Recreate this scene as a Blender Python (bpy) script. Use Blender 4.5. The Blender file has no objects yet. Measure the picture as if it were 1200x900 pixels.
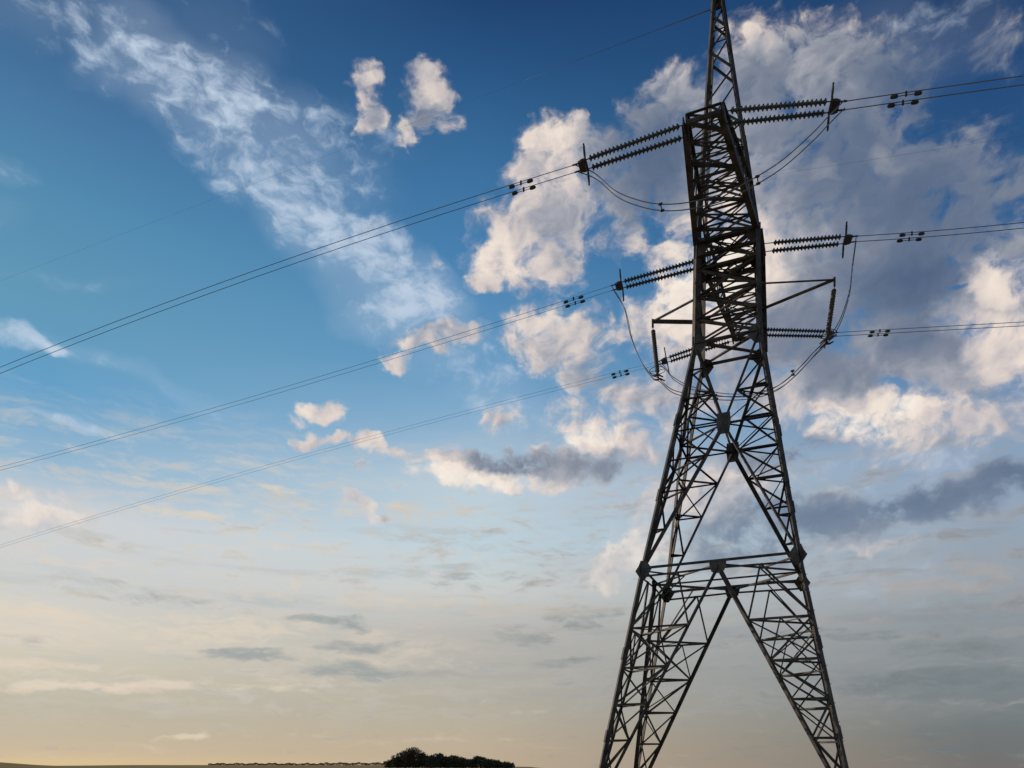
import bpy, bmesh, math, random
from mathutils import Vector, Matrix
random.seed(7)
R = math.radians
scene = bpy.context.scene
COL = scene.collection

# ------------------------------------------------------------------ camera
F = 882.2; CX = 600.0; HY = 896.0            # focal length in photo pixels (1200 wide), horizon row
cam_d = bpy.data.cameras.new('camera'); cam = bpy.data.objects.new('camera', cam_d); COL.objects.link(cam)
cam_d.sensor_width = 36; cam_d.lens = F/1200*36
cam_d.shift_x = 0; cam_d.shift_y = (HY-450)/1200
cam_d.clip_start = 0.1; cam_d.clip_end = 60000
cam.location = (0, 0, 0); cam.rotation_euler = (R(90), 0, 0)
scene.camera = cam
scene.view_settings.view_transform = 'Standard'; scene.view_settings.look = 'None'
scene.view_settings.exposure = 0; scene.view_settings.gamma = 1; scene.view_settings.use_curve_mapping = False

# ------------------------------------------------------------------ world: sky with clouds
SUN_EL = 10.0; SUN_AZ = -62.0                  # degrees; azimuth measured right of the view axis
world = bpy.data.worlds.new('World'); scene.world = world; world.use_nodes = True
wt = world.node_tree; wt.nodes.clear()

def lin(c):
    return tuple(((v/255)/12.92 if v/255 <= .04045 else ((v/255+.055)/1.055)**2.4) for v in c)

class S:
    """tiny expression helper over shader sockets"""
    def __init__(s, sock): s.k = sock
    def _m(s, op, *a, clamp=False): return mth(op, s, *a, clamp=clamp)
    def __add__(s, o): return mth('ADD', s, o)
    __radd__ = __add__
    def __mul__(s, o): return mth('MULTIPLY', s, o)
    __rmul__ = __mul__
    def __sub__(s, o): return mth('SUBTRACT', s, o)
    def __rsub__(s, o): return mth('SUBTRACT', o, s)
    def __truediv__(s, o): return mth('DIVIDE', s, o)
def setin(sock, v):
    if isinstance(v, S): wt.links.new(v.k, sock)
    elif isinstance(v, (tuple, list)) and len(v) == 3 and sock.type == 'RGBA': sock.default_value = (*v, 1)
    else: sock.default_value = v
def mth(op, *a, clamp=False):
    n = wt.nodes.new('ShaderNodeMath'); n.operation = op; n.use_clamp = clamp
    for i, v in enumerate(a): setin(n.inputs[i], v)
    return S(n.outputs[0])
def dot(v, c):
    n = wt.nodes.new('ShaderNodeVectorMath'); n.operation = 'DOT_PRODUCT'; setin(n.inputs[0], v); n.inputs[1].default_value = c
    return S(n.outputs['Value'])
def vop(op, a, b, c=None):
    n = wt.nodes.new('ShaderNodeVectorMath'); n.operation = op; setin(n.inputs[0], a); setin(n.inputs[1], b)
    if c is not None: setin(n.inputs[2], c)
    return S(n.outputs[0])
def smooth(x, a, b, lo=0.0, hi=1.0, kind='SMOOTHSTEP'):
    n = wt.nodes.new('ShaderNodeMapRange'); n.interpolation_type = kind; n.clamp = True
    for i, v in enumerate((x, a, b, lo, hi)): setin(n.inputs[i], v)
    return S(n.outputs[0])
def noise(vec, scale, detail=6, rough=.55, dist=0.0, color=False, lac=2.0):
    n = wt.nodes.new('ShaderNodeTexNoise'); n.noise_dimensions = '3D'
    setin(n.inputs['Vector'], vec); n.inputs['Scale'].default_value = scale; n.inputs['Detail'].default_value = detail
    n.inputs['Roughness'].default_value = rough; n.inputs['Distortion'].default_value = dist; n.inputs['Lacunarity'].default_value = lac
    return S(n.outputs['Color' if color else 0])
def mix(f, a, b):
    n = wt.nodes.new('ShaderNodeMix'); n.data_type = 'RGBA'; n.clamp_factor = True
    setin(n.inputs[0], f); setin(n.inputs[6], a); setin(n.inputs[7], b)
    return S(n.outputs[2])
def comb(x, y, z):
    n = wt.nodes.new('ShaderNodeCombineXYZ')
    for i, v in enumerate((x, y, z)): setin(n.inputs[i], v)
    return S(n.outputs[0])
def ramp(x, stops):
    n = wt.nodes.new('ShaderNodeValToRGB'); cr = n.color_ramp; setin(n.inputs[0], x)
    cr.interpolation = 'B_SPLINE' if False else 'EASE'
    cr.interpolation = 'LINEAR'
    while len(cr.elements) < len(stops): cr.elements.new(.5)
    for e, (p, c) in zip(cr.elements, stops): e.position = p; e.color = (*lin(c), 1)
    return S(n.outputs[0])

def azel(px, py):
    return (math.atan((px-CX)/F), (HY-py)/math.hypot(F, px-CX))

tc = wt.nodes.new('ShaderNodeTexCoord'); sep = wt.nodes.new('ShaderNodeSeparateXYZ')
wt.links.new(tc.outputs['Generated'], sep.inputs[0])
dx, dy, dz = S(sep.outputs[0]), S(sep.outputs[1]), S(sep.outputs[2])
az = mth('ARCTAN2', dx, dy)
hyp = mth('SQRT', dx*dx + dy*dy)
el = mth('MAXIMUM', mth('MINIMUM', dz/mth('MAXIMUM', hyp, .05), 4.0), -1.0)
P = comb(az, el, 1.0)                          # sky position: azimuth (radians), tangent of the elevation, 1

def edge(px, py):
    return azel(px, py)
def blobs(vec, lst, mode='max'):
    """each blob: px, py, rx, ry, rot(deg, clockwise), amplitude -> a field amp*(1-r^2) in azimuth/elevation.
    Three blobs are worked out at a time, one per vector channel; each list is a node group of its own."""
    g = bpy.data.node_groups.new('cloud_field', 'ShaderNodeTree')
    g.interface.new_socket('P', in_out='INPUT', socket_type='NodeSocketVector'); g.interface.new_socket('F', in_out='OUTPUT', socket_type='NodeSocketFloat')
    gi = g.nodes.new('NodeGroupInput'); go = g.nodes.new('NodeGroupOutput')
    def vm(op, *ins):
        n = g.nodes.new('ShaderNodeVectorMath'); n.operation = op
        for i, v in enumerate(ins):
            if isinstance(v, tuple): n.inputs[i].default_value = v
            else: g.links.new(v, n.inputs[i])
        return n.outputs[0]
    sp = g.nodes.new('ShaderNodeSeparateXYZ'); g.links.new(gi.outputs[0], sp.inputs[0])
    def tri(sock):
        c = g.nodes.new('ShaderNodeCombineXYZ')
        for i in range(3): g.links.new(sock, c.inputs[i])
        return c.outputs[0]
    A3, E3 = tri(sp.outputs[0]), tri(sp.outputs[1])
    rows = []
    for b in lst:
        px, py, rx, ry = b[:4]; rot = R(b[4]) if len(b) > 4 else 0; amp = b[5] if len(b) > 5 else 1.0
        c = azel(px, py); e = 2.0
        jx = [(azel(px+e, py)[i]-c[i])/e for i in (0, 1)]; jy = [(azel(px, py+e)[i]-c[i])/e for i in (0, 1)]
        ux = (math.cos(rot)*rx, math.sin(rot)*rx); uy = (-math.sin(rot)*ry, math.cos(rot)*ry)
        A = Matrix(((jx[0]*ux[0]+jy[0]*ux[1], jx[0]*uy[0]+jy[0]*uy[1]), (jx[1]*ux[0]+jy[1]*ux[1], jx[1]*uy[0]+jy[1]*uy[1])))
        Mi = A.inverted(); k = Mi @ Vector(c)
        rows.append((Mi[0][0], Mi[0][1], -k[0], Mi[1][0], Mi[1][1], -k[1], amp))
    while len(rows) % 3: rows.append((0, 0, 1, 0, 0, 0, 0.0))
    acc = None
    for i in range(0, len(rows), 3):
        q = [tuple(rows[i+j][m] for j in range(3)) for m in range(7)]
        U = vm('MULTIPLY_ADD', E3, q[1], q[2]); U = vm('MULTIPLY_ADD', A3, q[0], U)
        V = vm('MULTIPLY_ADD', E3, q[4], q[5]); V = vm('MULTIPLY_ADD', A3, q[3], V)
        r2 = vm('MULTIPLY_ADD', U, U, vm('MULTIPLY', V, V))
        f = vm('MULTIPLY_ADD', r2, tuple(-x for x in q[6]), q[6])
        if mode == 'add': f = vm('MAXIMUM', f, (0.0, 0.0, 0.0))
        acc = f if acc is None else vm('MAXIMUM' if mode == 'max' else 'ADD', acc, f)
    s2 = g.nodes.new('ShaderNodeSeparateXYZ'); g.links.new(acc, s2.inputs[0])
    def gm(op, x, y, t=None):
        n = g.nodes.new('ShaderNodeMath'); n.operation = op; g.links.new(x, n.inputs[0])
        if isinstance(y, float): n.inputs[1].default_value = y
        else: g.links.new(y, n.inputs[1])
        if t is not None: n.inputs[2].default_value = t
        return n.outputs[0]
    if mode == 'max': o = gm('SMOOTH_MAX', gm('SMOOTH_MAX', s2.outputs[0], s2.outputs[1], .12), s2.outputs[2], .12); o = gm('MAXIMUM', o, 0.0)
    else: o = gm('ADD', gm('ADD', s2.outputs[0], s2.outputs[1]), s2.outputs[2])
    g.links.new(o, go.inputs[0])
    n = wt.nodes.new('ShaderNodeGroup'); n.node_tree = g; setin(n.inputs[0], vec)
    return S(n.outputs[0])
zero = wt.nodes.new('ShaderNodeValue'); zero.outputs[0].default_value = 0.0

# clear air: colour follows elevation, warmer and paler to the left where the sun is low, darker to the right
E0 = 1.05
def pos(py, px): return max(0, min(1, azel(px, py)[1]/E0))
def mk(px, rows): return ramp(el*(1/E0), sorted((pos(y, px), c) for y, c in rows))
left = mk(60, [(893, (218,194,150)), (885, (208,187,156)), (865, (198,184,160)), (825, (190,184,166)), (790, (204,196,177)), (740, (216,209,195)), (680, (206,208,207)), (600, (210,213,216)),
               (540, (150,186,212)), (450, (98,162,204)), (350, (96,155,188)), (230, (82,142,180)), (120, (70,121,166)), (0, (50,94,140))])
midc = mk(560, [(893, (190,172,148)), (870, (188,173,150)), (840, (182,174,157)), (790, (177,175,167)), (740, (186,184,178)), (690, (206,210,208)), (640, (196,215,224)), (570, (196,213,224)),
                (500, (146,184,214)), (430, (104,160,202)), (300, (72,132,182)), (180, (56,111,160)), (80, (38,86,136)), (0, (26,66,116))])
right = mk(1150, [(893, (116,114,112)), (860, (114,119,119)), (800, (126,135,140)), (740, (140,148,154)), (680, (152,162,170)), (600, (152,170,190)),
                  (500, (128,158,190)), (430, (96,136,182)), (300, (54,102,152)), (180, (40,84,134)), (90, (32,74,124)), (0, (24,60,106))])

air = mix(smooth(az, azel(60,450)[0], azel(560,450)[0], kind='LINEAR'), left, mix(smooth(az, azel(560,450)[0], azel(1150,450)[0], kind='LINEAR'), midc, right))
sky = wt.nodes.new('ShaderNodeTexSky'); sky.sky_type = 'NISHITA'; sky.sun_disc = False
sky.sun_elevation = R(SUN_EL); sky.sun_rotation = R(SUN_AZ); sky.air_density = 1.2; sky.dust_density = 1.2; sky.ozone_density = 2.0
nish = vop('SCALE', S(sky.outputs[0]), (0, 0, 0)); nish.k.node.inputs['Scale'].default_value = 0.07
base = mix(smooth(el, .02, .5, .0, .12), air, nish)

# warped positions, so that no cloud keeps a smooth outline
half3 = (.5, .5, .5)
w1 = vop('MULTIPLY_ADD', vop('SUBTRACT', noise(P, 11, 3, .55, color=True), half3), (.075, .060, 0), P)
w2 = vop('MULTIPLY_ADD', vop('SUBTRACT', noise(P, 42, 3, .6, color=True), half3), (.030, .030, 0), w1)
w3 = vop('MULTIPLY_ADD', vop('SUBTRACT', noise(P, 5, 2, .5, color=True), half3), (.10, .03, 0), P)   # broad, slow warp for the layers
def voro(vec, scale, sm=.6):
    n = wt.nodes.new('ShaderNodeTexVoronoi'); n.voronoi_dimensions = '2D'; n.feature = 'SMOOTH_F1'; setin(n.inputs['Vector'], vec)
    n.inputs['Scale'].default_value = scale; n.inputs['Smoothness'].default_value = sm; return S(n.outputs['Distance'])
n1 = noise(w1, 18, 8, .56)
n1b = noise(vop('ADD', w1, (-.011, .004, 0)), 18, 8, .56)
n2 = noise(w1, 7, 3, .5)
n3 = noise(w1, 70, 4, .6)
vb = voro(w2, 34)
vb2 = voro(vop('ADD', w2, (-.006, .002, 0)), 34)
cn = noise(vop('MULTIPLY', w1, (1.0, 1.25, 1.0)), 34, 6, .62)
cn2 = noise(vop('MULTIPLY', w1, (1.0, 1.3, 1.0)), 8, 3, .5)
sn = noise(vop('MULTIPLY', w3, (1.0, 6.5, 1.0)), 8, 7, .58)
sn2 = noise(vop('MULTIPLY', w3, (1.0, 10.0, 1.0)), 5, 7, .56)
off = smooth(mth('ABSOLUTE', az), .66, .95)
offc = smooth(noise(P, 3.2, 3, .5), .52, .75)*off*smooth(el, .05, .3)
A0_ = azel(200,450)[0]; A1_ = azel(1000,450)[0]
side = smooth(az, A0_, A1_)
sn3 = noise(vop('MULTIPLY', w1, (1.0, 3.4, 1.0)), 24, 6, .62)
w4 = vop('MULTIPLY_ADD', vop('SUBTRACT', noise(vop('MULTIPLY', P, (1.0, 2.6, 1.0)), 16, 5, .6, color=True), half3), (.12, .035, 0), w3)

# thin high cloud
cirf = blobs(w1, [(70,10,130,60,10,.5),(150,50,80,80,40,.85),(205,85,100,75,35,1.0),(265,125,105,85,35,1.0),(330,170,115,90,35,.85),(395,200,100,70,30,.5),(430,160,90,50,20,.3),
  (300,200,80,60,30,.75),(360,265,80,60,30,.9),(425,300,95,65,25,1.2),(475,335,85,60,20,1.35),(505,355,60,40,10,1.1),(450,370,80,40,5,1.1),(340,240,60,40,30,.7),(420,330,80,60,30,.8),(255,40,120,60,30,.35),
  (5,385,60,16,14,.9),(50,402,60,10,16,.8),(130,425,130,18,20,.5),(210,455,90,20,28,.5),(260,480,60,20,30,.35),(80,498,80,9,10,.85),(115,507,60,7,8,.6),(15,205,40,22,15,.45),(10,250,40,30,0,.3),
  (570,440,70,50,0,.55),(600,485,70,40,0,.6),(520,415,80,24,-8,.6),(560,400,50,30,0,.5),(580,470,50,30,0,.6),(900,560,300,60,-4,.35),(1080,540,200,45,-8,.6),(1000,690,230,40,0,.5),(1070,40,150,70,0,.5),(90,330,120,14,5,.25)])
ca = smooth(cirf*.66 + (cn-.5)*1.9 + (cn2-.5)*2.0 + (.36-vb)*.35, .20, 1.12)*smooth(cirf, 0, .5)
veil = smooth(cirf, 0, 1.1)*.24
sk = mix(ca*.70 + veil, base, mix(side, lin((196,212,230)), lin((178,190,210))))
# low streaks
band = smooth(el, azel(600,880)[1], azel(600,800)[1])*smooth(el, azel(600,480)[1], azel(600,600)[1])
sk = mix(smooth(sn + (sn3-.5)*.8, .42, .78)*band*.62, sk, mix(side, lin((222,210,196)), lin((164,162,162))))
sd = smooth(sn2 + (sn3-.5)*.5, .50, .74)*smooth(el, azel(600,860)[1], azel(600,800)[1])*smooth(el, azel(600,560)[1], azel(600,660)[1])
sk = mix(sd*.44, sk, mix(side, lin((162,178,186)), lin((120,130,142))))
gf = blobs(w4, [(385,727,60,8,1,.9),(350,725,40,6,0,.6),(412,755,80,10,0,1.0),(420,786,90,14,2,1.0),(270,768,80,10,0,.9),(600,745,70,12,5,.6),(660,770,70,10,-4,.5),(500,790,60,8,0,.4),
  (200,700,90,14,0,.35),(90,690,90,18,0,.35),(560,680,90,14,0,.35),(1100,800,180,25,0,.7),(1130,760,120,14,0,.5),(1000,745,160,10,-3,.5),(690,720,70,14,0,.5),(1150,860,160,40,0,.4)]) + (sn-.5)*1.8
low = smooth(el, azel(600,520)[1], azel(600,600)[1])
sk = mix(smooth(gf + (sn3-.5)*1.6 + (cn-.5)*.6, .10, .95)*.70*low, sk, mix(smooth(az, azel(300,450)[0], A1_), lin((140,153,158)), lin((106,118,123))))
wf = blobs(w4, [(110,803,170,9,-1,.8),(30,806,90,7,0,.7),(60,720,150,26,2,.7),(230,735,170,26,0,.65),(300,800,160,10,0,.5),(450,760,130,40,0,.45),(60,780,100,10,0,.6),(480,700,160,16,0,.5),(205,862,50,6,-4,.8),(620,830,40,6,0,.5),(90,655,120,16,4,.5),(330,640,150,20,0,.35),(60,745,120,10,0,.6),(240,752,100,8,0,.5),
  (460,735,60,7,0,.5),(620,712,120,16,0,.45),(900,730,160,12,0,.4),(1060,690,130,14,0,.6),(1150,670,90,16,0,.6),(250,600,200,16,-3,.5),(480,600,150,18,2,.45),(200,570,120,10,4,.4),(330,575,90,6,2,.5),(350,555,60,6,8,.4),
  (60,700,120,20,0,.5),(300,690,120,14,0,.4),(560,650,90,10,0,.3)]) + (sn2-.5)*1.8
sk = mix(smooth(wf + (sn3-.5)*1.8 + (cn-.5)*.7, .10, 1.15)*.78*low, sk, mix(smooth(az, azel(300,450)[0], A1_), lin((230,214,192)), lin((178,170,165))))
# cumulus: where it stands
cum = [
 (432,92,16,18,0,.85),(431,112,18,25,-8,.92),(438,132,20,22,10,.85),(428,148,12,12,0,.8),
 (498,88,24,22,0),(504,108,27,28,-10,.9),(508,132,28,22,0,.92),(486,148,20,22,10,.95),(474,168,9,14,0,.8),(528,138,16,16,0,.8),
 (640,158,34,24,-8),(672,160,36,24,0),(610,205,34,20,-20,.8),(640,205,48,34,0),(600,235,40,24,0,.8),(620,262,70,55,0,1.15),(655,250,55,60,0,1.1),(600,300,58,40,0),(566,285,24,26,0,.9),(568,325,26,16,0,.9),(655,305,44,36,-20),(690,225,30,40,10,.7),(625,335,40,14,0,.7),
 (625,372,40,24,0),(650,392,58,36,10),(640,420,40,20,0,.9),(685,425,40,30,0,.9),(608,394,26,22,0,.9),(700,385,40,30,0,.6),
 (535,388,40,14,-8,.9),(505,400,50,14,-8,.8),(470,422,24,12,0,.9),(440,262,12,7,0,.6),(585,490,34,18,0,.7),(510,300,8,10,0,.5),
 (782,88,22,22,0),(800,110,50,40,0),(770,150,60,50,0),(745,180,60,50,0),(730,225,60,60,0,.9),(745,270,46,36,0,.8),(700,185,40,30,0,.7),(800,200,60,80,0),
 (878,46,36,28,0),(905,80,80,60,0),(950,55,80,46,0,.9),(1000,100,120,80,0),(1060,75,80,50,0,.7),(1160,60,50,40,0,.45),(1060,110,90,60,0,.8),
 (1000,200,200,110,0),(870,180,120,120,0),(1090,220,130,90,0,.9),(1060,300,170,130,0,1.1),(930,330,150,120,0,1.1),(1180,220,80,70,0,.7),(1165,335,46,40,0),(1180,370,60,60,0),(1150,420,100,70,0),(1060,400,160,90,0),(980,440,150,80,0),
 (788,305,28,30,0,.9),(800,335,46,36,0),(830,400,90,80,0),(785,395,60,50,0,.9),(745,380,40,30,0,.6),(735,470,56,36,0,.85),(800,460,80,50,0,.9),(685,500,60,30,0,.75),(720,520,70,30,0,.8),(665,480,30,20,0,.6),
 (1035,475,70,36,0),(1100,490,100,50,0,.9),(970,505,50,30,0,.8),(1180,480,60,50,0,.8),(1010,520,80,20,0,.6),
 (375,482,32,15,-12),(352,495,14,7,0,.8),(365,514,22,8,0,.9),(395,512,16,9,0,.9),(432,514,20,12,-6),(456,528,20,8,20,.8),(478,533,22,8,10,.9),(432,547,8,6,0,.8),(466,574,10,6,0,.8),
 (418,590,20,9,30,.9),(442,609,18,7,0,.8),(512,677,16,4,0,.6),(320,565,8,5,0,.5),
 (20,582,45,16,0,.8),(75,577,26,8,10,.8),(50,598,54,24,15,1.0),(90,605,30,14,0,.8),(15,605,40,18,0,.7),
 (515,540,50,12,6),(560,552,80,24,3),(640,548,80,26,0),(700,540,60,26,0,.8),(620,568,90,12,0,.8),
 (725,660,40,26,-12,.9),(705,680,40,14,-10,.8),(752,640,46,26,-10,.95),(780,615,60,26,0,.7),(690,692,40,10,0,.6),(800,590,90,40,0,.8),(870,560,90,50,0,.8),(880,610,120,50,0,.9),
 (960,605,120,30,0),(1040,605,110,36,-8),(1110,590,110,34,-10),(1180,565,80,32,-10),(1010,640,80,16,0,.8),(860,650,80,26,0,.8)]
cum = [(c[0], c[1], c[2]*1.12+3, c[3]*1.12+2.5) + tuple(c[4:]) for c in cum]
cf = blobs(w2, cum)
cf = mth('MAXIMUM', cf, offc)
dens = cf*1.35 - .30 + (n1-.5)*2.3 + (.36-vb)*.62 + (n3-.5)*1.25
dens = dens - blobs(w2, [(1140,110,50,34,0,.6),(1100,150,50,20,-20,.45),(1180,160,30,40,0,.35),(1120,341,16,7,0,.9),(1046,448,18,9,0,.9),(775,268,26,22,0,.9),(1110,255,60,10,-10,.3),(745,330,30,26,0,.5)], mode='add')
calpha = (smooth(dens, .12, .92)*.86 + smooth(dens, -.22, .36)*.14)*smooth(cf, 0.0, .10)
# and its light and shade, painted in as dark and lit areas
dark = blobs(w2, [(1000,190,240,120,0,.92),(1090,240,190,120,0,1.0),(1060,330,170,90,0,.95),(960,400,140,90,0,.70),(890,110,110,80,0,.60),(1090,100,150,90,0,1.0),(1150,250,120,90,0,.6),(1120,310,90,60,0,.4),(780,190,120,100,0,1.0),(740,120,60,50,0,.3),(720,230,60,60,0,.3),(950,90,120,60,0,.3),(1180,200,110,120,0,.85),
  (800,120,60,50,0,.45),(655,275,50,54,0,.38),(615,541,110,20,2,.65),(680,545,100,28,0,.55),(960,612,140,40,0,1.0),(1080,596,160,44,-8,1.1),(1190,570,90,40,0,1.0),(870,640,110,44,0,1.0),
  (860,440,80,60,0,.45),(1080,440,160,30,0,.60),(920,530,120,34,0,.75),(715,435,60,26,0,.35),(700,545,70,20,0,.6),(506,130,22,26,0,.6),(434,132,18,20,0,.4),(1170,460,60,20,0,.5),(960,60,80,40,0,.5),(1080,400,120,60,0,.75),(740,250,60,50,0,.4),(1140,500,80,30,0,.45)])
lit = blobs(w2, [(40,592,70,30,10,.4),(375,484,50,24,0,.3),(440,520,60,24,0,.25),(868,42,36,26,0,.45),(893,62,30,24,0,.2),(1165,338,50,36,0,1.2),(1150,380,70,50,0,.8),(1180,430,70,40,0,.5),(1110,430,60,40,0,.3),(1045,476,70,26,0,.65),(1100,490,70,30,0,.35),(995,496,60,28,0,.8),(560,562,90,16,3,.7),(690,512,50,22,0,.5),(1150,500,60,24,0,.4),(600,300,70,50,0,.35),(835,300,80,150,0,.7),
  (800,350,60,60,0,.55),(745,640,60,30,0,.35),(1035,188,30,20,0,.4),(960,205,18,18,0,.4),(905,215,50,60,0,.35),(640,160,50,20,0,.2),(625,372,50,20,0,.3)])
relief = ((n1-n1b)*1.7 + (vb2-vb)*.40)
sh = .22 + dark - lit - relief*(1.0-mth('MINIMUM', dark, 1.0)*.80) + (dens-.9)*.16 + (.5-n2)*.85
cc = ramp(smooth(sh, -.6, 1.5, kind='LINEAR'), [(0, (252,240,226)), (.20, (240,225,212)), (.36, (212,201,197)), (.50, (168,169,177)), (.64, (131,138,153)), (.80, (102,116,140)), (1, (72,92,122))])
sh = sh
cc = mix(smooth(el, azel(600,540)[1], azel(600,820)[1], 0, .75, kind='LINEAR'), cc, base)
final = mix(calpha*.95, sk, cc)

bg = wt.nodes.new('ShaderNodeBackground'); setin(bg.inputs['Color'], final); bg.inputs['Strength'].default_value = 1.0
wo = wt.nodes.new('ShaderNodeOutputWorld'); wt.links.new(bg.outputs[0], wo.inputs['Surface'])
world.cycles.sampling_method = 'MANUAL'; world.cycles.sample_map_resolution = 256

# ------------------------------------------------------------------ sun, low on the left and beyond the pylon
sl = bpy.data.lights.new('sun', 'SUN'); sl.energy = 3.0; sl.angle = R(0.6); sl.color = (1.0, .80, .60)
so = bpy.data.objects.new('sun', sl); COL.objects.link(so)
sd_ = Vector((math.sin(R(SUN_AZ))*math.cos(R(SUN_EL)), math.cos(R(SUN_AZ))*math.cos(R(SUN_EL)), math.sin(R(SUN_EL))))
so.rotation_euler = sd_.to_track_quat('Z', 'Y').to_euler()
#@@GEOM

# ------------------------------------------------------------------ materials
def mat(name, c, rough=.6, metal=0.0, c2=None, scale=4.0, bump=0.0, spec=.25):
    m = bpy.data.materials.new(name); m.use_nodes = True; nt = m.node_tree; b = nt.nodes['Principled BSDF']
    b.inputs['Roughness'].default_value = rough; b.inputs['Metallic'].default_value = metal
    b.inputs['Specular IOR Level'].default_value = spec
    if c2 is None: b.inputs['Base Color'].default_value = (*c, 1)
    else:
        t = nt.nodes.new('ShaderNodeTexCoord'); n = nt.nodes.new('ShaderNodeTexNoise'); n.inputs['Scale'].default_value = scale
        n.inputs['Detail'].default_value = 6; n.inputs['Roughness'].default_value = .65
        r = nt.nodes.new('ShaderNodeValToRGB'); r.color_ramp.elements[0].position = .36; r.color_ramp.elements[1].position = .66
        r.color_ramp.elements[0].color = (*c, 1); r.color_ramp.elements[1].color = (*c2, 1)
        nt.links.new(t.outputs['Object'], n.inputs['Vector']); nt.links.new(n.outputs[0], r.inputs[0]); nt.links.new(r.outputs[0], b.inputs['Base Color'])
        if bump:
            bp = nt.nodes.new('ShaderNodeBump'); bp.inputs['Strength'].default_value = bump
            nt.links.new(n.outputs[0], bp.inputs['Height']); nt.links.new(bp.outputs[0], b.inputs['Normal'])
    return m
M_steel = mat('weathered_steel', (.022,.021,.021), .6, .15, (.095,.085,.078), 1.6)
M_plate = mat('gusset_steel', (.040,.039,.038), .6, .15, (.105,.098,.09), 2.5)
M_fitting = mat('fitting_steel', (.05,.05,.055), .5, .5)
M_wire = mat('aluminium_conductor', (.16,.17,.19), .5, .4)
M_glass = mat('insulator_glass', (.030,.032,.036), .12, 0, (.06,.07,.075), 8, 0, .6)
M_poly = mat('insulator_polymer', (.07,.068,.07), .6, 0, (.10,.095,.09), 8)
M_conc = mat('concrete', (.25,.24,.22), .9, 0, (.34,.32,.30), 3, .3)
M_leaf = mat('foliage', (.040,.040,.018), .8, 0, (.072,.066,.030), 1.2)
M_bark = mat('bark', (.06,.045,.03), .9, 0, (.10,.08,.06), 3)

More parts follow.
